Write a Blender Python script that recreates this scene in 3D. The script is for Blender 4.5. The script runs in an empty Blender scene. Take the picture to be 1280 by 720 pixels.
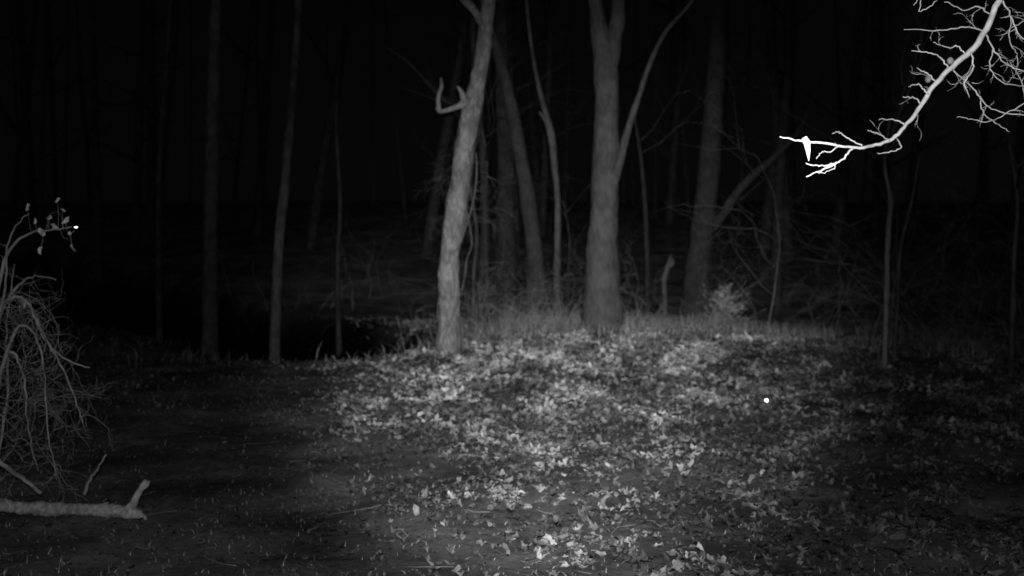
import bpy, math, random
import numpy as np
from mathutils import Vector, noise

random.seed(11); rng = np.random.default_rng(11)
scene = bpy.context.scene
F, CX, HY, H = 1280.0, 640.0, 300.0, 1.5

# ------------------------------------------------------------------ helpers
_tab = rng.random((256, 256))
def vn(x, y, s=0):
    x = np.asarray(x, float) + 37.3*s + 1000; y = np.asarray(y, float) + 91.7*s + 1000
    ix = np.floor(x).astype(int); iy = np.floor(y).astype(int)
    fx = x-ix; fy = y-iy
    fx = fx*fx*(3-2*fx); fy = fy*fy*(3-2*fy)
    a = _tab[ix % 256, iy % 256]; b = _tab[(ix+1) % 256, iy % 256]
    c = _tab[ix % 256, (iy+1) % 256]; d = _tab[(ix+1) % 256, (iy+1) % 256]
    return (a*(1-fx)+b*fx)*(1-fy)+(c*(1-fx)+d*fx)*fy
def fbm(x, y, s=0, o=4):
    r = 0; a = .5; t = 0
    for i in range(o):
        r = r+a*vn(np.asarray(x)*2**i, np.asarray(y)*2**i, s+i); t += a; a *= .5
    return r/t
def sstep(a, b, x):
    t = np.clip((x-a)/(b-a), 0, 1); return t*t*(3-2*t)

CREEK = [(-2.0, 14.1), (-3.1, 15.6), (-5.0, 18.2), (-8.6, 23), (-14.5, 30), (-24, 39)]
def creek_dist(x, y):
    best = np.full(np.shape(x), 1e9)
    for (ax, ay), (bx, by) in zip(CREEK[:-1], CREEK[1:]):
        dx, dy = bx-ax, by-ay
        t = np.clip(((x-ax)*dx+(y-ay)*dy)/(dx*dx+dy*dy), 0, 1)
        best = np.minimum(best, np.hypot(x-ax-t*dx, y-ay-t*dy))
    return best
def gh(x, y):
    x = np.asarray(x, float); y = np.asarray(y, float)
    h = 0.16*(fbm(x*.35, y*.35, 1, 2)-.5)
    h = h+0.07*(fbm(x*1.7, y*1.7, 3, 3)-.5)+0.022*(vn(x*7, y*7, 5)-.5)
    h = h+0.34*np.exp(-((x-1.3)/3.4)**2-((y-13.6)/2.4)**2)
    cd = creek_dist(x, y)+0.5*(fbm(x*1.3, y*1.3, 8, 2)-.5)
    h = h-1.15*(1-sstep(.9, 2.1, cd))
    h = h+3.4*sstep(20, 62, y)+.3*sstep(19, 28, y)
    return h
def ghs(x, y): return float(gh(np.array([x]), np.array([y]))[0])
def at(px, py, d): return Vector(((px-CX)/F*d, d, H+(HY-py)/F*d))
def hit(px, py):
    """ground point under a sight line"""
    d = 3.0
    while d < 60:
        p = at(px, py, d)
        if p.z <= ghs(p.x, p.y): return p
        d += .04
    return at(px, py, 30)

class MB:
    def __init__(s): s.v = []; s.f = []; s.m = []
    def tube(s, pts, rad, seg=5, mat=0, rough=0.0, freq=3.0, cap=True):
        n = len(pts); base = len(s.v)
        prev = None
        for i, p in enumerate(pts):
            t = (pts[min(i+1, n-1)]-pts[max(i-1, 0)])
            if t.length < 1e-9: t = Vector((0, 0, 1))
            t.normalize()
            if prev is None:
                a = Vector((1, 0, 0)) if abs(t.x) < .8 else Vector((0, 1, 0))
                u = (a-t*a.dot(t)).normalized()
            else:
                u = (prev-t*prev.dot(t))
                u = u.normalized() if u.length > 1e-6 else t.orthogonal().normalized()
            prev = u; w = t.cross(u)
            for k in range(seg):
                an = 2*math.pi*k/seg
                dr = u*math.cos(an)+w*math.sin(an)
                r = rad[i]
                if rough:
                    q = p+dr*r
                    nz = noise.noise(Vector((q.x*freq*2.4, q.y*freq*2.4, q.z*freq*.8)))
                    nz2 = noise.noise(Vector((q.x*freq*9, q.y*freq*9, q.z*freq*3)))
                    nz3 = noise.noise(Vector((p.x, p.y, p.z*freq*.9)))
                    r *= 1+rough*(nz+.55*nz2+.5*nz3)
                s.v.append(tuple(p+dr*r))
        for i in range(n-1):
            for k in range(seg):
                a = base+i*seg+k; b = base+i*seg+(k+1) % seg
                s.f.append((a, b, b+seg, a+seg)); s.m.append(mat)
        if cap:
            s.f.append(tuple(base+(n-1)*seg+k for k in range(seg))); s.m.append(mat)
            s.f.append(tuple(base+seg-1-k for k in range(seg))); s.m.append(mat)
    def face(s, pts, mat=0):
        b = len(s.v); s.v += [tuple(p) for p in pts]
        s.f.append(tuple(range(b, b+len(pts)))); s.m.append(mat)
    def obj(s, name, mats, smooth=True):
        me = bpy.data.meshes.new(name); me.from_pydata(s.v, [], s.f)
        for m in mats: me.materials.append(m)
        me.polygons.foreach_set("material_index", s.m)
        if smooth: me.polygons.foreach_set("use_smooth", [True]*len(s.f))
        me.update()
        o = bpy.data.objects.new(name, me); scene.collection.objects.link(o); return o

def spline(pts, n):
    """catmull-rom resample (tuples of any numeric length)"""
    P = [np.array(p, float) for p in pts]
    P = [2*P[0]-P[1]]+P+[2*P[-1]-P[-2]]
    out = []
    segs = len(P)-3
    for i in range(n):
        t = i/(n-1)*segs; k = min(int(t), segs-1); t -= k
        a, b, c, d = P[k:k+4]
        out.append(.5*((2*b)+(-a+c)*t+(2*a-5*b+4*c-d)*t*t+(-a+3*b-3*c+d)*t**3))
    return out

def rv(s=1.0): return Vector((random.gauss(0, s), random.gauss(0, s), random.gauss(0, s)))

def grow(mb, p, d, L, r, depth, wig=.18, up=.03, kids=4, mat=0, seg=4, kink=.0, spread=.9, step=7):
    n = step; pts = [p.copy()]; rad = [r]; d = d.normalized(); q = p.copy()
    for i in range(n):
        d = (d+rv(wig)+Vector((0, 0, up))).normalized()
        q = q+d*(L/n); pts.append(q.copy()); rad.append(r*(1-.8*(i+1)/n))
        if depth > 0 and i > 0 and random.random() < kids/n:
            s = rv(1); s = (s-d*s.dot(d)).normalized()
            grow(mb, q, d+s*spread, L*random.uniform(.35, .7), max(rad[-1]*.65, .0012), depth-1, wig, up, kids, mat, max(3, seg-1), kink, spread, max(4, step-1))
    mb.tube(pts, rad, seg, mat)

# ------------------------------------------------------------------ materials
def mat_base(name, rough=.9, spec=.15):
    m = bpy.data.materials.new(name); m.use_nodes = True
    nt = m.node_tree; b = nt.nodes["Principled BSDF"]
    b.inputs["Roughness"].default_value = rough
    b.inputs["Specular IOR Level"].default_value = spec
    return m, nt, b
def ramp(nt, src, stops):
    r = nt.nodes.new("ShaderNodeValToRGB"); e = r.color_ramp.elements
    while len(e) < len(stops): e.new(.5)
    for el, (p, c) in zip(e, stops):
        el.position = p; el.color = (c, c, c, 1)
    nt.links.new(src, r.inputs[0]); return r
def bark(name, lo, hi, scale=1.0, bump=.6):
    m, nt, b = mat_base(name, .95, .05)
    tc = nt.nodes.new("ShaderNodeTexCoord"); mp = nt.nodes.new("ShaderNodeMapping")
    mp.inputs["Scale"].default_value = (1, 1, .5)
    nt.links.new(tc.outputs["Object"], mp.inputs[0])
    vo = nt.nodes.new("ShaderNodeTexVoronoi"); vo.inputs["Scale"].default_value = 22*scale
    n1 = nt.nodes.new("ShaderNodeTexNoise"); n1.inputs["Scale"].default_value = 14*scale; n1.inputs["Detail"].default_value = 8
    n2 = nt.nodes.new("ShaderNodeTexNoise"); n2.inputs["Scale"].default_value = 4; n2.inputs["Detail"].default_value = 5
    add = nt.nodes.new("ShaderNodeVectorMath"); add.operation = 'MULTIPLY_ADD'
    nt.links.new(mp.outputs[0], n1.inputs["Vector"]); nt.links.new(tc.outputs["Object"], n2.inputs["Vector"])
    nt.links.new(n1.outputs["Color"], add.inputs[0]); add.inputs[1].default_value = (.08, .08, .08)
    nt.links.new(mp.outputs[0], add.inputs[2]); nt.links.new(add.outputs[0], vo.inputs["Vector"])
    # plates (bright) between furrows (dark)
    inv = nt.nodes.new("ShaderNodeMath"); inv.operation = 'SUBTRACT'; inv.inputs[0].default_value = 1
    nt.links.new(vo.outputs["Distance"], inv.inputs[1])
    mx = nt.nodes.new("ShaderNodeMath"); mx.operation = 'MULTIPLY'
    nt.links.new(inv.outputs[0], mx.inputs[0]); nt.links.new(n1.outputs[0], mx.inputs[1])
    ad = nt.nodes.new("ShaderNodeMath"); ad.operation = 'ADD'
    nt.links.new(mx.outputs[0], ad.inputs[0]); nt.links.new(n2.outputs[0], ad.inputs[1])
    r = ramp(nt, ad.outputs[0], [(.55, lo), (.98, hi)])
    nt.links.new(r.outputs[0], b.inputs["Base Color"])
    bp = nt.nodes.new("ShaderNodeBump"); bp.inputs["Strength"].default_value = bump; bp.inputs["Distance"].default_value = .04
    nt.links.new(mx.outputs[0], bp.inputs["Height"]); nt.links.new(bp.outputs[0], b.inputs["Normal"])
    return m
def plain(name, lo, hi, scale=8, rough=.85):
    m, nt, b = mat_base(name, rough)
    tc = nt.nodes.new("ShaderNodeTexCoord"); n = nt.nodes.new("ShaderNodeTexNoise")
    n.inputs["Scale"].default_value = scale; n.inputs["Detail"].default_value = 5
    nt.links.new(tc.outputs["Object"], n.inputs["Vector"])
    r = ramp(nt, n.outputs[0], [(.35, lo), (.65, hi)])
    nt.links.new(r.outputs[0], b.inputs["Base Color"]); return m
def tone_mat(name, mul=1.0):
    m, nt, b = mat_base(name, .9, .04)
    a = nt.nodes.new("ShaderNodeAttribute"); a.attribute_name = "tone"
    tc = nt.nodes.new("ShaderNodeTexCoord"); n = nt.nodes.new("ShaderNodeTexNoise")
    n.inputs["Scale"].default_value = 60
    nt.links.new(tc.outputs["Object"], n.inputs["Vector"])
    r = ramp(nt, n.outputs[0], [(.3, .65*mul), (.7, 1.15*mul)])
    mu = nt.nodes.new("ShaderNodeMath"); mu.operation = 'MULTIPLY'
    nt.links.new(a.outputs["Fac"], mu.inputs[0]); nt.links.new(r.outputs[0], mu.inputs[1])
    nt.links.new(mu.outputs[0], b.inputs["Base Color"]); return m

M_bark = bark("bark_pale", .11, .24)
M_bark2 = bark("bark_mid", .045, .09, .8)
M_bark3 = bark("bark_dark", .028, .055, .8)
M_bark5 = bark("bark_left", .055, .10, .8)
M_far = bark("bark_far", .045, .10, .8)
M_twig = plain("twig", .10, .22)
M_twigc = plain("twig_bramble", .20, .38)
M_twigd = plain("twig_dim", .12, .24)
M_twige = plain("twig_mid", .07, .14)
M_twigb = plain("twig_pale", .34, .58, 30)
M_leafb = plain("leaf_pale", .22, .42, 30)
M_leafw = plain("leaf_white", .65, .8, 30)
M_log = bark("log_bark", .14, .33, 1.6, .4)
M_leaf = tone_mat("dead_leaf"); M_grass = tone_mat("dead_grass")

# ------------------------------------------------------------------ ground
xs = 3*np.sinh(np.linspace(-3.9, 3.9, 420))
ys = np.concatenate([np.linspace(-10, 2.9, 24), np.geomspace(3, 19, 300), np.geomspace(19, 110, 90)[1:]])
X, Y = np.meshgrid(xs, ys); Z = gh(X, Y)
nx, ny = len(xs), len(ys)
V = np.stack([X, Y, Z], -1).reshape(-1, 3)
idx = np.arange(nx*ny).reshape(ny, nx)
Q = np.stack([idx[:-1, :-1], idx[:-1, 1:], idx[1:, 1:], idx[1:, :-1]], -1).reshape(-1, 4)
def np_mesh(name, V, Fc, k, mat, smooth=False, tone=None):
    me = bpy.data.meshes.new(name)
    me.vertices.add(len(V)); me.vertices.foreach_set("co", V.astype(np.float32).ravel())
    me.loops.add(len(Fc)*k); me.loops.foreach_set("vertex_index", Fc.astype(np.int32).ravel())
    me.polygons.add(len(Fc)); me.polygons.foreach_set("loop_start", (np.arange(len(Fc))*k).astype(np.int32))
    me.update(calc_edges=True)
    me.polygons.foreach_set("use_smooth", np.full(len(Fc), smooth))
    if tone is not None:
        a = me.attributes.new("tone", 'FLOAT', 'POINT'); a.data.foreach_set("value", tone.astype(np.float32))
    me.materials.append(mat); me.validate()
    o = bpy.data.objects.new(name, me); scene.collection.objects.link(o); return o

m, nt, b = mat_base("forest_floor", .95, .05)
tc = nt.nodes.new("ShaderNodeTexCoord")
n1 = nt.nodes.new("ShaderNodeTexNoise"); n1.inputs["Scale"].default_value = 1.3; n1.inputs["Detail"].default_value = 6
n2 = nt.nodes.new("ShaderNodeTexNoise"); n2.inputs["Scale"].default_value = 18; n2.inputs["Detail"].default_value = 10; n2.inputs["Roughness"].default_value = .78
for n in (n1, n2): nt.links.new(tc.outputs["Object"], n.inputs["Vector"])
mu = nt.nodes.new("ShaderNodeMath"); mu.operation = 'MULTIPLY'
nt.links.new(n1.outputs[0], mu.inputs[0]); nt.links.new(n2.outputs[0], mu.inputs[1])
r = ramp(nt, mu.outputs[0], [(.16, .07), (.36, .28)])
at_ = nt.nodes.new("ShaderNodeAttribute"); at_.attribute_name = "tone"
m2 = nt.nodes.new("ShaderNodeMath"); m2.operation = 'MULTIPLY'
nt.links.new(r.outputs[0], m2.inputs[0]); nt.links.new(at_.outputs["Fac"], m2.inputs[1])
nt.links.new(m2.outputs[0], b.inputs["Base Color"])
bp = nt.nodes.new("ShaderNodeBump"); bp.inputs["Strength"].default_value = 1; bp.inputs["Distance"].default_value = .07
nt.links.new(n2.outputs[0], bp.inputs["Height"]); nt.links.new(bp.outputs[0], b.inputs["Normal"])
# wet mud around the creek is darker; slope beyond lightened in colour to stand in for haze
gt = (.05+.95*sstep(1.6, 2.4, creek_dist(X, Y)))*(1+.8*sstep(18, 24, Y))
gt = gt*(1-.5*sstep(.6, 1.8, -X)*sstep(14.5, 16.5, Y)*(1-sstep(19, 22, Y)))  # flash-lit far bank toned down in the ground colour
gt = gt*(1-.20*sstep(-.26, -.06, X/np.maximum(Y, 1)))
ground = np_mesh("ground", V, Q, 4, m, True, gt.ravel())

# creek water, lying in its trench
mw, ntw, bw = mat_base("creek_water", .08, .5); bw.inputs["Base Color"].default_value = (.01, .01, .01, 1)
nw = ntw.nodes.new("ShaderNodeTexNoise"); nw.inputs["Scale"].default_value = 3
bpw = ntw.nodes.new("ShaderNodeBump"); bpw.inputs["Strength"].default_value = .1
ntw.links.new(nw.outputs[0], bpw.inputs["Height"]); ntw.links.new(bpw.outputs[0], bw.inputs["Normal"])
wb = MB()
left, right = [], []
for i, (x, y) in enumerate(CREEK):
    a = CREEK[max(i-1, 0)]; c = CREEK[min(i+1, len(CREEK)-1)]
    t = Vector((c[0]-a[0], c[1]-a[1])).normalized(); nn = Vector((-t.y, t.x))*1.5
    left.append(Vector((x+nn.x, y+nn.y, -.62))); right.append(Vector((x-nn.x, y-nn.y, -.62)))
for i in range(len(CREEK)-1): wb.face([left[i], right[i], right[i+1], left[i+1]])
wb.obj("creek_water", [mw])

# ------------------------------------------------------------------ leaf litter
def leaf_template(lobed, n=12):
    p = [(0, 0)]
    for k in range(n):
        a = 2*math.pi*k/n
        rr = 1.0
        if lobed: rr = 1.0 if k % 2 == 0 else .68
        p.append((math.cos(a)*rr, math.sin(a)*rr*(.62 if lobed else .48)))
    return np.array(p)
def make_leaves(N, pos, size, tone, tilt, name, lobed_frac=.6, curl=1.0):
    K = 13
    A, B = leaf_template(True), leaf_template(False)
    isl = rng.random(N) < lobed_frac
    T = np.where(isl[:, None, None], A[None], B[None])*size[:, None, None]
    T = T*(1+rng.normal(0, .2, (N, K, 1)))
    c1 = rng.uniform(-.1, 1, N)*curl; c2 = rng.uniform(-.6, .9, N)*curl
    z = (c1[:, None]*T[..., 1]**2*1.6+c2[:, None]*T[..., 0]**2)/size[:, None]+rng.normal(0, .12, (N, K))*size[:, None]
    L = np.concatenate([T, z[..., None]], -1)
    yaw = rng.uniform(0, 2*np.pi, N); tl = np.abs(rng.normal(0, tilt, N)); ta = rng.uniform(0, 2*np.pi, N)
    cy, sy = np.cos(yaw), np.sin(yaw)
    x = L[..., 0]*cy[:, None]-L[..., 1]*sy[:, None]; y = L[..., 0]*sy[:, None]+L[..., 1]*cy[:, None]; z = L[..., 2]
    ax, ay = np.cos(ta)[:, None], np.sin(ta)[:, None]
    c, s = np.cos(tl)[:, None], np.sin(tl)[:, None]
    dot = x*ax+y*ay
    rx = x*c+ay*s*z+ax*dot*(1-c); ry = y*c-ax*s*z+ay*dot*(1-c); rz = z*c+(ax*y-ay*x)*s
    verts = np.stack([rx, ry, rz], -1)
    mn = verts[..., 2].min(1)
    verts += pos[:, None, :]; verts[..., 2] -= (mn*.75)[:, None]
    fan = np.array([[0, k, k % 12+1] for k in range(1, 13)])
    Fc = (np.arange(N)[:, None, None]*K+fan[None]).reshape(-1, 3)
    return np_mesh(name, verts.reshape(-1, 3), Fc, 3, M_leaf, True, np.repeat(tone, K))
def wedge(N, d0, d1, half=.62, pad=.8):
    d = np.sqrt(rng.uniform(d0*d0, d1*d1, N)); x = rng.uniform(-1, 1, N)*(half*d+pad); return x, d
# drifts where the wind has piled the leaves: x, y, sx, sy, gain
PILES = [(-.2, 11.4, 1.1, .7, 1.15), (1.2, 12.2, 1.6, .9, 1.1), (.28, 7.5, .5, .6, 1.0), (-.2, 5.8, .35, .3, .8), (.7, 8.8, .8, .6, .85),
         (1.7, 10.3, .7, .6, .6), (-.9, 9.3, .5, .7, .5), (.35, 6.2, .5, .4, .6), (1.1, 7.0, .6, .5, .4), (.3, 5.1, .4, .25, .4), (2.6, 13.0, 1.2, .8, .8)]
def piles(x, y):
    r = np.zeros(np.shape(x))
    wx = x+.9*(fbm(x*1.8, y*1.8, 80, 3)-.5); wy = y+1.4*(fbm(x*1.8, y*1.8, 90, 3)-.5)
    for a, b_, c, d, g in PILES: r = np.maximum(r, g*np.exp(-((wx-a)/c)**2-((wy-b_)/d)**2))
    return r
x, y = wedge(210000, 2.6, 19)
s = x/y; pl_ = piles(x, y)
lr = sstep(-.24, -.05, s+.10*(fbm(x*.9, y*.9, 21, 2)-.5)*2)
rt = sstep(.10, .30, s+.08*(fbm(x*.9, y*.9, 25, 2)-.5)*2)
gaps = sstep(.38, .56, fbm(x*2.8, y*2.0, 30, 3))
dens = .16+.62*lr*(.15+.85*gaps)
dens = dens*.8+pl_*.5*(.35+.65*gaps)
dens *= np.where(creek_dist(x, y) < 1.9, .04, 1)
dens *= 1-.5*sstep(14.5, 17.5, y)
k = rng.random(len(x)) < dens; x, y, pl_, lr, rt = x[k], y[k], pl_[k], lr[k], rt[k]; N = len(x)
clump = sstep(.42, .62, fbm(x*3.4+5, y*2.4, 44, 3))
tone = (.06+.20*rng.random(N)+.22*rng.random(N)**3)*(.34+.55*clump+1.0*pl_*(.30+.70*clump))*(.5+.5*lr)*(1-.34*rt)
tone *= .74+1.0*sstep(5.5, 10.5, y)  # leaf colour brightened with distance to offset the flash falloff
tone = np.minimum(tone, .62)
size = rng.uniform(.015, .037, N)*(.6+.4*lr)*(1+.4*sstep(6, 11, y))
pos = np.stack([x, y, gh(x, y)+rng.uniform(0, .03, N)], -1)
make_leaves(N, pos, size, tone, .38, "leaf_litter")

# ------------------------------------------------------------------ dead grass
def make_grass(name, x, y, hgt, wid, tone, lean=.5):
    N = len(x); an = rng.uniform(0, 2*np.pi, N); la = rng.uniform(0, 2*np.pi, N)
    ln = np.abs(rng.normal(0, lean, N))*hgt
    z0 = gh(x, y)-.01; P = np.zeros((N, 5, 3))
    ux, uy = np.cos(an)*wid, np.sin(an)*wid; lx, ly = np.cos(la)*ln, np.sin(la)*ln
    for j, (t, w) in enumerate([(0, -1), (0, 1), (.55, 1), (.55, -1), (1, 0)]):
        ww = w*(1 if t == 0 else .75)
        P[:, j, 0] = x+ux*ww+lx*t**1.8; P[:, j, 1] = y+uy*ww+ly*t**1.8
        P[:, j, 2] = z0+hgt*(t-.25*(ln/hgt)*t*t)
    f = np.array([[0, 1, 2], [0, 2, 3], [3, 2, 4]])
    Fc = (np.arange(N)[:, None, None]*5+f[None]).reshape(-1, 3)
    return np_mesh(name, P.reshape(-1, 3), Fc, 3, M_grass, False, np.repeat(tone, 5))
x1, y1 = wedge(120000, 3, 20)
lf1 = 1-sstep(-.26, -.08, x1/y1)
k = rng.random(len(x1)) < (.05+.5*sstep(.5, .66, fbm(x1*.8, y1*.8, 60, 3))+.6*lf1*sstep(.35, .6, fbm(x1*1.4, y1*1.4, 63, 3)))*np.where(creek_dist(x1, y1) < 1.8, .05, 1)
x1, y1 = x1[k], y1[k]; h1 = rng.uniform(.012, .05, len(x1))
x2 = rng.normal(1.5, 2.5, 26000); y2 = rng.normal(14.2, 1.6, 26000)
k = (rng.random(26000) < .15+1.2*sstep(.43, .62, fbm(x2*1.3, y2*1.3, 70, 3))) & (creek_dist(x2, y2) > 1.6) & (y2 > 12)
x2, y2 = x2[k], y2[k]; h2 = rng.uniform(.05, .34, len(x2))*(.35+.9*fbm(x2*2.2, y2*2.2, 75, 3))
x = np.concatenate([x1, x2]); y = np.concatenate([y1, y2]); hh = np.concatenate([h1, h2])
tn = rng.uniform(.08, .36, len(x)); tn[:len(x1)] *= .75
make_grass("dry_grass", x, y, hh, np.where(hh > .07, .006, .003), tn, .9)

# ------------------------------------------------------------------ trees
def tree(name, base, path, mats, seg=22, n=90, rough=.10, flare=1.5, height=11, limbs=5, extra=(), wob=.0):
    d = base.y; mb = MB(); ctrl = []
    for i, (px, py, w) in enumerate(path):
        p = at(px, py, d+wob*i)
        if i == 0: p = base.copy(); p.z -= .12
        ctrl.append((p.x, p.y, p.z, w/2/F*d))
    if height:
        a, b_ = np.array(ctrl[-2]), np.array(ctrl[-1])
        t = (b_-a)[:3]; t /= np.linalg.norm(t)
        L = max(1.0, height-b_[2])
        for q in (.5, 1.0):
            e = b_[:3]+(t*.6+np.array([0, 0, .4]))*L*q
            ctrl.append((*e, b_[3]*(1-.75*q)))
    S = spline(ctrl, n)
    pts = [Vector(s[:3]) for s in S]; rad = [max(s[3], .003) for s in S]
    z0 = pts[0].z
    for i, p in enumerate(pts):
        rad[i] *= 1+(flare-1)*math.exp(-max(0, p.z-z0-.1)/.28)
    mb.tube(pts, rad, seg, 0, rough, 3.2)
    for ex in extra:   # limbs: (px,py,w[,depth offset])
        c = [(*at(e[0], e[1], d+(e[3] if len(e) > 3 else 0)), e[2]/2/F*d) for e in ex]
        S2 = spline(c, max(10, len(c)*6))
        mb.tube([Vector(s[:3]) for s in S2], [max(s[3], .002) for s in S2], 10, 0, .2, 5)
    for i in range(limbs):
        k = int(random.uniform(.72, .98)*len(pts)); an = random.uniform(0, 6.28)
        grow(mb, pts[k], Vector((math.cos(an), math.sin(an), .9)), random.uniform(1.2, 3), rad[k]*.5, 2, .15, .04, 4, 0, 6)
    return mb.obj(name, mats)

# main lit tree
b1 = hit(560, 441)
tree("bare_deciduous_tree", b1, [(560, 441, 29), (561, 400, 26), (560, 340, 26), (566, 290, 26), (575, 230, 26), (584, 170, 25), (592, 125, 23), (600, 85, 19), (606, 45, 17), (611, 5, 16), (614, -40, 15)],
     [M_bark], n=190, seg=28, rough=.22, flare=1.12, extra=[
     [(606, 35, 13), (592, 12, 11, .05), (578, -2, 10, .1), (560, -20, 9, .2), (540, -60, 7, .3)],
     [(590, 124, 12), (580, 129, 10, -.1), (570, 134, 7, -.15), (558, 138, 6, -.2), (549, 139, 5, -.2), (546, 134, 4, -.2)],
     [(549, 138, 5.5, -.2), (548, 122, 5, -.2), (552, 108, 4.5, -.2), (551, 97, 2, -.2)],
     [(580, 127, 7, -.1), (577, 116, 6, -.12), (572, 108, 3, -.12)]])
# leaning tree behind
b2 = hit(676, 398)
tree("bare_deciduous_tree", b2, [(676, 398, 26), (670, 330, 22), (660, 250, 19), (648, 180, 17), (634, 110, 15), (620, 60, 14), (605, 10, 13)], [bark("bark_leaning", .055, .10)], n=90, rough=.14, flare=1.3)
# slim kinked tree
b3 = hit(697, 408)
tree("bare_sapling", b3, [(697, 408, 9), (696, 340, 9), (697, 260, 8), (693, 205, 9), (688, 165, 10), (676, 120, 6), (668, 80, 5), (662, 40, 4), (658, 0, 4)], [M_bark2], seg=10, n=70, rough=.18, flare=1.2, height=7, limbs=2,
     extra=[[(689, 170, 5), (681, 150, 4), (674, 140, 3)]])
# big tree
b4 = hit(753, 413)
tree("bare_deciduous_tree", b4, [(753, 413, 54), (753, 380, 46), (752, 330, 40), (755, 270, 35), (757, 200, 33), (758, 130, 30), (757, 85, 30), (750, 45, 22), (744, 0, 18), (738, -50, 16)],
     [bark("bark_big", .06, .10, .8)], n=150, rough=.12, flare=1.22, extra=[
     [(760, 90, 22), (768, 50, 20), (773, 10, 18), (776, -60, 16), (785, -160, 10)],
     [(764, 232, 14, -.05), (774, 205, 11, -.2), (784, 165, 9, -.3), (797, 125, 7, -.4), (812, 80, 6, -.5), (832, 40, 5, -.6), (862, 5, 4, -.7), (900, -50, 3, -.8)],
     ])
# right dim tree
b5 = hit(868, 400)
tree("bare_deciduous_tree", b5, [(868, 400, 36), (872, 340, 31), (880, 270, 28), (888, 190, 26), (894, 100, 24), (898, 20, 22), (900, -40, 20)], [bark("bark_right", .04, .07, .8)], n=90, rough=.12, flare=1.2, extra=[
     [(884, 290, 14, 0), (902, 270, 12, -.1), (918, 245, 11, -.2), (940, 220, 10, -.3), (968, 196, 8, -.4), (1000, 160, 5, -.5), (1030, 90, 3, -.5)]])
# tree further back whose long limb reaches across behind the lit trunk
g = Vector((-.55, 17.6, ghs(-.55, 17.6)))
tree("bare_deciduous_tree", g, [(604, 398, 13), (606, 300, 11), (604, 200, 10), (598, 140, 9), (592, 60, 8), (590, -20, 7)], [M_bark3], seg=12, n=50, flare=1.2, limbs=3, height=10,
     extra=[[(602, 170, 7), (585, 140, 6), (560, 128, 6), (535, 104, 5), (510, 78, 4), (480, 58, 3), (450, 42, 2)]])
# left dim trees
for px, py, pth, mt in [
    (262, 415, [(262, 415, 22), (263, 300, 19), (265, 180, 18), (268, 60, 16), (270, -40, 14)], M_bark5),
    (340, 425, [(340, 425, 15), (347, 330, 13), (356, 230, 12), (364, 140, 11), (371, 40, 10), (374, -40, 9)], M_bark2),
    (200, 398, [(200, 398, 9), (198, 300, 8), (199, 210, 7), (205, 120, 6), (212, 20, 5)], M_bark2),
    (424, 396, [(424, 396, 7), (422, 330, 6), (425, 250, 5), (420, 140, 4), (428, 20, 3)], M_bark3),
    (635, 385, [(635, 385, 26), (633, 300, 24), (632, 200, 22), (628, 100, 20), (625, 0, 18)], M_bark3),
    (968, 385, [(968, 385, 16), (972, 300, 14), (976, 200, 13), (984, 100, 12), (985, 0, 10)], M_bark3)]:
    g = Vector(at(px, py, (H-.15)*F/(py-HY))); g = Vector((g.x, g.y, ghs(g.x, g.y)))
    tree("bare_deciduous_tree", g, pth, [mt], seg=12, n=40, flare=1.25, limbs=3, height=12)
# thin saplings
for pth, mt in [
    ([(810, 405, 8), (809, 330, 7), (806, 250, 6), (800, 190, 4), (790, 130, 3)], M_bark3),
    ([(608, 418, 5), (609, 350, 5), (606, 270, 4), (608, 200, 4), (600, 150, 3)], M_bark3),
    ([(593, 420, 5), (592, 350, 4), (596, 290, 4), (588, 230, 3), (594, 180, 2)], M_bark2),
    ([(1105, 462, 7), (1108, 380, 7), (1110, 300, 7), (1113, 250, 6), (1106, 205, 4), (1112, 150, 3)], bark("bark_pole", .09, .17)),
    ([(1116, 452, 5), (1122, 380, 4), (1126, 310, 4), (1140, 250, 3), (1150, 190, 2)], M_bark2),
    ([(1262, 478, 7), (1266, 400, 7), (1268, 320, 6), (1272, 250, 5), (1262, 180, 3)], M_bark2),
    ([(708, 405, 4), (710, 350, 4), (712, 300, 3), (704, 250, 2)], M_bark3)]:
    g = hit(pth[0][0], pth[0][1])
    tree("bare_sapling", g, pth, [mt], seg=7, n=36, flare=1.1, height=0, limbs=2)
# broken stub
g = hit(830, 398)
tree("broken_snag", g, [(829, 398, 6), (831, 375, 5), (830, 350, 7), (834, 335, 7), (839, 318, 2)], [bark("bark_snag", .10, .18)], seg=9, n=26, flare=1.2, height=0, limbs=0, rough=.3,
     extra=[[(836, 335, 4), (841, 328, 4), (838, 320, 2)], [(831, 378, 5), (822, 392, 4, -.1), (812, 402, 3, -.2)]])

# distant mass of trees
mb = MB()
for i in range(90):
    d = random.uniform(27, 60); x = random.uniform(-.75, .75)*d; z = ghs(x, d)-.1
    r = random.uniform(.05, .24); ln = random.gauss(0, .5)
    c = [(x, d, z, r), (x+ln*.4, d, z+3, r*.85), (x+ln, d, z+7, r*.7), (x+ln*1.6, d, z+13, r*.3)]
    S = spline(c, 14); pts = [Vector(s[:3]) for s in S]; mb.tube(pts, [s[3] for s in S], 8)
    for j in range(3):
        k = random.randint(4, 12)
        grow(mb, pts[k], Vector((random.gauss(0, 1), random.gauss(0, .5), .6)), random.uniform(1.5, 4), r*.35, 1, .15, .03, 4, 0, 4)
mb.obj("distant_trees", [M_far])

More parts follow.
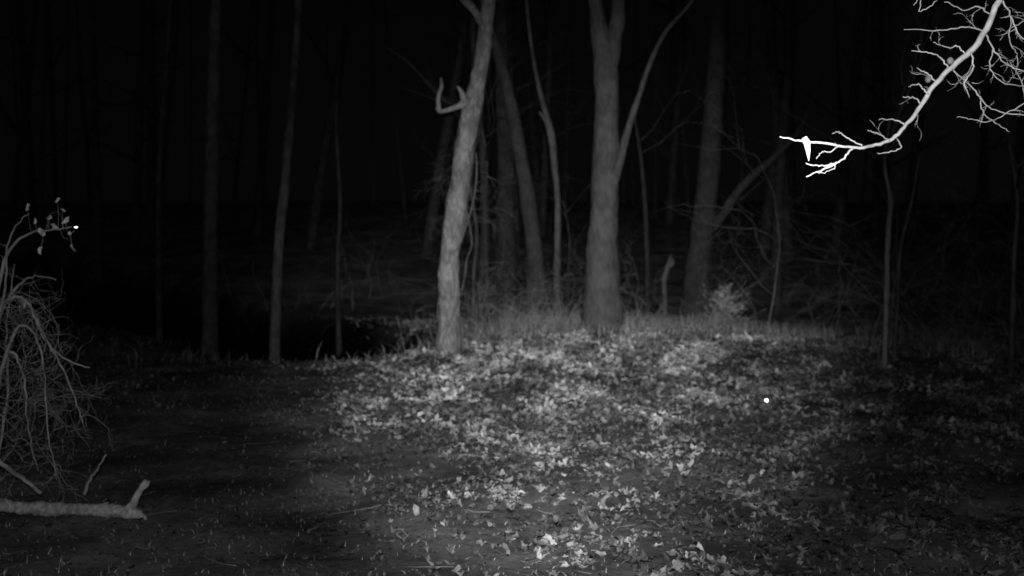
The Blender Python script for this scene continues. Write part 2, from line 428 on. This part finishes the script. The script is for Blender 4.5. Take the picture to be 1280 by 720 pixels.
# ------------------------------------------------------------------ thickets
def thicket(name, cx, cy, sx, sy, n, hmin, hmax, mat, r=.006, wig=.16, up=.0, kids=4, depth=2):
    mb = MB()
    for i in range(n):
        x = random.gauss(cx, sx); y = random.gauss(cy, sy)
        if float(creek_dist(np.array([x]), np.array([y]))[0]) < 1.6: continue
        p = Vector((x, y, ghs(x, y)-.03)); L = random.uniform(hmin, hmax)
        grow(mb, p, Vector((random.gauss(0, .3), random.gauss(0, .3), 1)), L, r*random.uniform(.6, 1.3), depth, wig, up, kids, 0, 5)
    return mb.obj(name, [mat])
thicket("bramble_thicket", -.1, 13.7, .5, .5, 60, .3, 1.0, M_twigc, .004, .3, -.07, 5)
thicket("bramble_thicket", .6, 13.6, .5, .4, 54, .2, .8, M_twigc, .004, .32, -.07, 5)
thicket("bramble_thicket", 2.3, 14.8, .9, .5, 50, .2, .65, M_twigc, .004, .32, -.08, 5)
thicket("bramble_thicket", -1.0, 12.8, .3, .25, 36, .12, .45, M_twigc, .003, .32, -.06, 4)
thicket("understory_shrub", -1.2, 16.8, .9, .6, 22, 1.3, 2.8, M_twige, .007, .3, -.07, 7)
thicket("understory_shrub", 1.2, 18.6, 1.4, .6, 18, 1.2, 2.6, M_twige, .007, .3, -.07, 6)
thicket("understory_shrub", 5.4, 13.5, 1.1, 1.2, 34, 1.0, 2.8, M_twigd, .005, .3, -.07, 7)
thicket("understory_shrub", 7.6, 14, 1.1, 1.4, 38, 1.2, 3.2, M_twigd, .005, .3, -.07, 7)
thicket("understory_shrub", -8.5, 15, 1.4, 1.4, 16, .8, 1.8, M_twigd, .006, .3, -.06, 5)
thicket("understory_shrub", -4.0, 23, 2.6, 1.5, 34, .8, 2.4, M_twigd, .009, .3, -.06, 5)
thicket("understory_shrub", 6.0, 22, 3.0, 1.5, 34, .8, 2.8, M_twigd, .009, .3, -.06, 5)
# vines draped around the main tree
mb = MB()
for i in range(16):
    a = at(random.uniform(572, 604), random.uniform(200, 340), b1.y+random.uniform(.1, .5))
    grow(mb, a, Vector((random.choice([-1, -1, 1]), random.gauss(0, .4), random.uniform(-.4, .3))), random.uniform(.3, .65), .0032, 2, .32, -.14, 6, 0, 4)
for q in range(3):
    c = []
    for k in range(16):
        t = k/15; an = q*2+t*5; R = .17-.05*t
        p = at(561+18*t**1.2+(6 if t > .5 else 0), 440-250*t, b1.y)
        c.append((p.x+math.cos(an)*R, p.y+math.sin(an)*R, p.z, .008))
    S = spline(c, 50); mb.tube([Vector(s[:3]) for s in S], [s[3] for s in S], 5)
mb.obj("climbing_vine", [M_twige])

# small evergreen sapling
mb = MB(); g = hit(905, 414); top = at(908, 360, g.y)
mb.tube([g-Vector((0, 0, .05)), (g+top)/2+Vector((.02, 0, 0)), top], [.012, .008, .003], 6)
for i in range(130):
    t = random.random()**1.2; p = g.lerp(top, t); an = random.uniform(0, 6.28); L = (.42*(1-t)+.08)*random.uniform(.4, 1.2)
    dr = Vector((math.cos(an), math.sin(an), random.uniform(.1, 1.2))); q = p+dr*L
    mb.tube([p, p+dr*L*.5+rv(.015), q], [.003, .002, .001], 3)
    for j in range(12):
        s = p.lerp(q, .25+.75*j/11); nd = (dr*.6+rv(.7)).normalized()*.05; w = rv(.0025)
        mb.face([s-w, s+w, s+nd], 1)
mb.obj("evergreen_sapling", [M_twigd, plain("needles", .22, .42)], False)

# ------------------------------------------------------------------ overhanging branch on its tree (right)
mb = MB(); D0 = 3.0
def br(poly, dd=0.0, twigs=0, seg=6, tl=(.03, .08), mat=0, slope=0.0, k_=.72):
    c = []
    for i, e in enumerate(poly):
        d = D0+dd+slope*i/(len(poly)-1)
        c.append((*at(e[0], e[1], d), e[2]*k_/2/F*d))
    S = spline(c, len(c)*5); pts = [Vector(s[:3])+rv(.0014) for s in S]; rad = [max(s[3], .0008) for s in S]
    mb.tube(pts, rad, seg, mat, .22, 30)
    for i in range(twigs):
        k = random.randint(2, int(len(pts)*.8)); t = (pts[k+1]-pts[k]).normalized(); s = rv(1); s.y *= .5
        s = (s-t*s.dot(t)).normalized()
        grow(mb, pts[k], t*.8+s, random.uniform(*tl), .0011, 1, .24, .0, 3, mat, 4, step=5)
main = [(1275, -60, 13), (1262, -30, 11), (1248, 0, 9), (1234, 35, 8.5), (1212, 65, 8), (1188, 85, 7.5), (1168, 106, 7), (1152, 131, 6), (1133, 156, 5.5), (1113, 175, 5), (1085, 183, 4.5), (1060, 184, 3.8), (1030, 179, 3), (1000, 176, 2.4), (975, 171, 1.4)]
br(main, 0, 5, 8, k_=.88)
for p, dd, tw in [
    ([(1066, 185, 4), (1052, 200, 3.6), (1034, 210, 3.4), (1008, 221, 2)], -.02, 0),
    ([(1050, 202, 3), (1030, 207, 2.6), (1007, 205, 1.6)], -.02, 0),
    ([(1046, 203, 2.5), (1040, 212, 2), (1022, 217, 1.5)], .02, 0),
    ([(1078, 183, 3), (1062, 174, 2.6), (1050, 166, 2), (1040, 166, 1.4)], .03, 0),
    ([(1048, 183, 2.6), (1038, 190, 2.2), (1028, 190, 1.6), (1020, 198, 1.2)], .0, 0),
    ([(1112, 176, 3), (1098, 167, 2.6), (1084, 163, 1.8)], -.02, 0),
    ([(1132, 157, 3), (1118, 150, 2.6), (1100, 149, 1.6)], .02, 0),
    ([(1120, 172, 3), (1126, 184, 2.6), (1112, 190, 2.2), (1098, 192, 1.5)], .02, 0),
    ([(1152, 131, 3), (1142, 122, 2.6), (1128, 122, 1.6)], .02, 1),
    ([(1160, 118, 3), (1148, 106, 2.4), (1136, 108, 1.6)], -.02, 0),
    ([(1170, 102, 3.4), (1160, 92, 2.8), (1146, 86, 1.6)], .0, 1),
    ([(1186, 86, 3.4), (1176, 72, 2.8), (1162, 66, 2.4), (1140, 63, 1.5)], .03, 1),
    ([(1208, 68, 3.4), (1196, 58, 2.8), (1186, 60, 2.2), (1166, 52, 1.4)], .03, 1),
    ([(1231, 38, 3.4), (1205, 34, 2.8), (1175, 38, 2.4), (1130, 37, 1.2)], .05, 2),
    ([(1240, 20, 3), (1222, 8, 2.6), (1205, 12, 2), (1180, 2, 1.4)], .06, 2),
    ([(1172, 0, 2.4), (1150, 14, 2), (1152, -4, 1.8), (1142, 6, 1.2)], .06, 0),
    ([(1188, 86, 3.6), (1206, 100, 3.2), (1226, 122, 3), (1244, 138, 2.6), (1290, 146, 2)], .05, 4),
    ([(1226, 122, 3), (1230, 142, 2.6), (1248, 156, 2.2), (1262, 164, 1.5)], .06, 2),
    ([(1196, 146, 1.4), (1214, 149, 2), (1236, 152, 2.2), (1262, 140, 2.2), (1295, 120, 3)], .04, 2),
    ([(1214, 64, 3.4), (1216, 84, 3), (1206, 104, 2.6), (1212, 122, 1.6)], -.03, 2),
    ([(1232, 38, 4), (1242, 62, 3.4), (1262, 82, 3), (1290, 92, 2.6)], .05, 4),
    ([(1242, 62, 3), (1238, 86, 2.6), (1256, 104, 2.2), (1290, 108, 1.8)], .08, 3),
    ([(1250, -4, 4.5), (1264, 20, 4), (1274, 44, 3.4), (1300, 60, 3)], .07, 4),
    ([(1264, 20, 3), (1262, 50, 2.6), (1272, 70, 2), (1270, 92, 1.4)], .1, 3),
    ([(1300, 10, 3.4), (1280, 26, 2.8), (1262, 36, 2.2), (1250, 50, 1.4)], .2, 3),
    ([(1300, 160, 2.4), (1284, 130, 2.4), (1276, 100, 2), (1262, 76, 1.2)], .15, 3)]:
    br(p, dd, tw, 5, k_=.55 if p[-1][0] > 1215 else .68)
def blob(c, rx, rz, mat):
    b0 = len(mb.v); nu, nv = 8, 6
    for i in range(nv+1):
        for j in range(nu):
            th = math.pi*i/nv; ph = 2*math.pi*j/nu; k = 1+random.uniform(-.12, .12)
            mb.v.append((c.x+rx*k*math.sin(th)*math.cos(ph), c.y+rx*k*math.sin(th)*math.sin(ph), c.z+rz*math.cos(th)))
    for i in range(nv):
        for j in range(nu):
            a = b0+i*nu+j; b2_ = b0+i*nu+(j+1) % nu
            mb.f.append((a, b2_, b2_+nu, a+nu)); mb.m.append(mat)
blob(at(1160, 99, D0-.02), .009, .011, 2); blob(at(1188, 76, D0-.02), .010, .011, 2)
# trunk of the tree that carries it, standing right of the view
tb = Vector((3.3, 4.2, ghs(3.3, 4.2)-.1))
tp = [(tb.x, tb.y, tb.z, .17), (3.25, 4.2, 1.5, .14), (3.3, 4.15, 3.2, .12), (3.2, 4.1, 6, .08), (3.3, 4, 9, .03)]
S = spline(tp, 60); mb.tube([Vector(s[:3]) for s in S], [s[3] for s in S], 16, 1, .1, 3)
e = at(1275, -60, D0)
c = [(3.28, 4.17, 2.6, .04), (2.8, 3.8, 2.85, .034), (2.1, 3.3, 2.65, .024), (e.x, e.y, e.z, .0138)]
S = spline(c, 24); mb.tube([Vector(s[:3]) for s in S], [s[3] for s in S], 9, 0, .1, 8)
for sx, sz, ex, ez in ((2.1, 2.65, 1300, 10), (2.1, 2.65, 1300, 60), (2.1, 2.65, 1298, 118), (2.1, 2.65, 1300, 160)):
    e2 = at(ex, ez, D0+.15); c = [(2.1, 3.3, 2.65, .006), ((2.1+e2.x)/2, 3.25, (2.65+e2.z)/2-.05, .005), (e2.x, e2.y, e2.z, .0035)]
    S = spline(c, 10); mb.tube([Vector(s[:3]) for s in S], [s[3] for s in S], 5, 0)
ot = mb.obj("overhanging_tree", [M_twigb, M_bark2, plain("bud", .15, .28, 80)])
# curled pale leaf caught on the twig tip
lf = MB(); D = D0-.015
P = [at(1002, 174, D), at(1008, 170, D-.008), at(1013, 177, D), at(1013, 188, D-.004), at(1011, 202, D+.004), at(1008, 191, D), at(1005, 181, D+.006)]
cen = at(1009.5, 181, D-.014)
for i in range(len(P)): lf.face([cen, P[i], P[(i+1) % len(P)]])
l = lf.obj("dangling_leaf", [M_leafw], True); l.parent = ot

# ------------------------------------------------------------------ foreground shrub (left)
mb = MB(); Ds = 5.3
def sb(poly, dd=0, twigs=0, seg=5, tl=(.10, .30), up=-.05):
    c = [(*at(e[0], e[1], Ds+dd), e[2]/2/F*Ds) for e in poly]
    S = spline(c, len(c)*5); pts = [Vector(s[:3])+rv(.003) for s in S]; rad = [max(s[3], .0012) for s in S]
    mb.tube(pts, rad, seg, 0, .1, 20)
    for i in range(twigs):
        k = random.randint(2, len(pts)-2); t = (pts[k+1]-pts[k]).normalized(); s = rv(1); s = (s-t*s.dot(t)).normalized()
        grow(mb, pts[k], t*.5+s, random.uniform(*tl), .002, 2, .34, up, 3, 0, 4, step=6)
for p, dd, tw in [
    ([(-25, 650, 12), (-22, 520, 9), (-12, 420, 7), (0, 350, 5), (12, 312, 4), (36, 292, 3), (62, 288, 2.4), (88, 284, 1.5)], .1, 3),
    ([(-22, 520, 8), (-10, 400, 6), (15, 372, 5), (34, 378, 4), (46, 405, 3.4), (62, 432, 3), (85, 450, 2.4), (112, 460, 1.5)], 0, 9),
    ([(40, 390, 3), (58, 425, 3), (78, 460, 2.6), (94, 500, 2.2), (104, 530, 1.4)], -.1, 7),
    ([(-20, 470, 6), (0, 395, 5), (20, 360, 4), (44, 345, 2.6), (70, 350, 1.6)], .15, 6),
    ([(-20, 560, 6), (0, 470, 5), (22, 410, 4), (44, 420, 3), (56, 470, 2.4), (60, 540, 2), (72, 600, 1.4)], -.15, 11),
    ([(-25, 600, 6), (-5, 500, 5), (12, 440, 4), (30, 470, 3), (34, 530, 2.4), (48, 590, 1.6)], .05, 12),
    ([(-20, 640, 6), (0, 560, 4), (10, 480, 3.4), (8, 420, 2.4), (18, 330, 1.6)], .2, 10),
    ([(-35, 560, 9), (-5, 575, 7), (20, 592, 6), (52, 616, 5)], .1, 1),
    ([(104, 618, 5), (112, 600, 4.4), (122, 586, 3.4), (132, 569, 2)], .2, 0),
    ([(-30, 500, 5), (-10, 420, 4), (6, 360, 3), (10, 300, 2.4), (34, 268, 1.5)], -.1, 2)]:
    sb(p, dd, tw)
for i in range(100):
    p = at(random.uniform(-40, 66), random.uniform(360, 610), Ds+random.uniform(-.3, .4))
    grow(mb, p, Vector((random.uniform(-.2, .7), random.gauss(0, .4), random.uniform(-.9, .8))), random.uniform(.15, .42), .002, 1, .34, -.08, 4, 0, 4)
for (px, py, w, h) in [(34, 259, 7, 9), (52, 290, 8, 12), (62, 272, 6, 8), (72, 250, 5, 8), (82, 275, 9, 12), (91, 309, 7, 12), (50, 314, 8, 12), (68, 283, 9, 10), (78, 262, 5, 8), (44, 276, 6, 8), (88, 292, 6, 6), (30, 378, 9, 12)]:
    c = at(px, py, Ds+.1); s = Ds/F*.9; tw = random.uniform(-.7, .7)
    pts = []
    for k in range(7):
        a = k*math.pi/3.5; u = math.cos(a)*w/2*s*random.uniform(.5, 1.1)*.8; v = math.sin(a)*h/2*s*random.uniform(.8, 1.3)
        pts.append(c+Vector((u*math.cos(tw)-v*math.sin(tw), random.uniform(-.02, .02), u*math.sin(tw)+v*math.cos(tw))))
    for k in range(7): mb.face([c-Vector((0, .01, 0)), pts[k], pts[(k+1) % 7]], 1)
    if px != 30:
        e3 = at(px+random.uniform(-6, 6), 288, Ds+.1)
        mb.tube([c, (c+e3)/2+rv(.003), e3], [.0012, .0012, .0012], 3, 0)
mb.obj("foreground_shrub", [M_twig, M_leafb])

# ------------------------------------------------------------------ fallen log
mb = MB(); g0 = hit(80, 652); dl = g0.y
pl = [(-160, 622, 20, .3), (-60, 628, 20, .1), (0, 632, 17, 0), (50, 636, 19, 0), (100, 637, 16, 0), (140, 638, 18, 0), (162, 640, 16, 0), (179, 646, 7, 0)]
c = [(*at(p[0], p[1], dl+p[3]), p[2]/2/F*dl) for p in pl]
for i, q in enumerate(c): c[i] = (q[0], q[1], max(q[2], ghs(q[0], q[1])+q[3]*.5), q[3])
S = spline(c, 90); mb.tube([Vector(s[:3]) for s in S], [s[3] for s in S], 18, 0, .38, 9)
for p in ([(158, 638, 13), (167, 629, 10), (172, 618, 8), (179, 606, 8), (183, 600, 5)], [(176, 612, 6), (183, 606, 6), (187, 601, 3)], [(172, 640, 8), (180, 646, 5), (182, 650, 2)]):
    c2 = [(*at(e[0], e[1], dl), e[2]/2/F*dl) for e in p]; S = spline(c2, 16)
    dz = c[5][2]-at(140, 638, dl).z
    mb.tube([Vector(s[:3])+Vector((0, 0, dz)) for s in S], [s[3] for s in S], 10, 0, .3, 14)
mb.obj("fallen_log", [M_log])

# fallen twigs on the ground
mb = MB()
for i in range(520):
    d = math.sqrt(random.uniform(16, 260)); x = random.uniform(-.6, .6)*d
    if creek_dist(np.array([x]), np.array([d]))[0] < 1.8: continue
    an = random.uniform(0, 6.28); L = random.uniform(.06, .3); pts = []
    for t in (0, .33, .66, 1):
        qx = x+math.cos(an)*L*t+random.gauss(0, .015); qy = d+math.sin(an)*L*t+random.gauss(0, .015)
        pts.append(Vector((qx, qy, ghs(qx, qy)+.015+random.uniform(0, .02))))
    mb.tube(pts, [.0035, .003, .0025, .0015], 4)
mb.obj("fallen_twigs", [M_twige])

# eyeshine pin-points: beads given a glow in place of retro-reflection
mg, ntg, bg = mat_base("eyeshine_glow", .1, .5)
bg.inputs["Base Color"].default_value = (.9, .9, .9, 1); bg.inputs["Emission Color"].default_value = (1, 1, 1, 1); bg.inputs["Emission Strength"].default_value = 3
def bead(c, r, flat=1.0):
    global mb
    mb = MB(); blob(c, r, r*flat, 0); mb.obj("eyeshine_glint", [mg])
g = hit(958, 507); bead(g+Vector((0, 0, .045)), .017)
bead(at(95, 284, Ds+.1), .009, .5)

# ------------------------------------------------------------------ world, added faint sun, camera, infrared flash
w = bpy.data.worlds.new("World"); scene.world = w; w.use_nodes = True
nt = w.node_tree; bgd = nt.nodes["Background"]
sky = nt.nodes.new("ShaderNodeTexSky"); sky.sky_type = 'NISHITA'; sky.sun_disc = False
sky.sun_elevation = math.radians(8); sky.sun_rotation = math.radians(200)
bw_ = nt.nodes.new("ShaderNodeRGBToBW")
nt.links.new(sky.outputs[0], bw_.inputs[0]); nt.links.new(bw_.outputs[0], bgd.inputs[0])
bgd.inputs[1].default_value = 0.0004
sl = bpy.data.lights.new("added_faint_sun", 'SUN'); sl.energy = .012; sl.angle = math.radians(.5)  # faint sun lamp added beside the flash; no moon is in view
so = bpy.data.objects.new("added_faint_sun", sl); so.rotation_euler = (math.radians(60), 0, math.radians(-20)); scene.collection.objects.link(so)

def spot(name, target, power, size, blend, off=(0, 0)):
    L = bpy.data.lights.new(name, 'SPOT'); L.energy = power; L.spot_size = math.radians(size); L.spot_blend = blend; L.shadow_soft_size = .02
    o = bpy.data.objects.new(name, L); o.location = (off[0], 0.02, H+.07+off[1])
    o.rotation_euler = (Vector(target)-o.location).to_track_quat('-Z', 'Y').to_euler()
    scene.collection.objects.link(o)
spot("infrared_flash", at(700, 385, 10), 5200, 38, 1.0, (.03, 0))
spot("infrared_flash_flood", at(680, 330, 10), 540, 115, 1.0, (-.03, 0))

cam = bpy.data.cameras.new("trail_camera"); co = bpy.data.objects.new("trail_camera", cam)
co.location = (0, 0, H); co.rotation_euler = (math.radians(90), 0, 0)
cam.sensor_width = 36; cam.lens = 36; cam.shift_y = -(360-HY)/1280
cam.clip_start = .05; cam.clip_end = 500
cam.dof.use_dof = True; cam.dof.focus_distance = 3.6; cam.dof.aperture_fstop = 2.6
scene.collection.objects.link(co); scene.camera = co
scene.view_settings.view_transform = 'Standard'; scene.view_settings.look = 'None'; scene.view_settings.exposure = 0
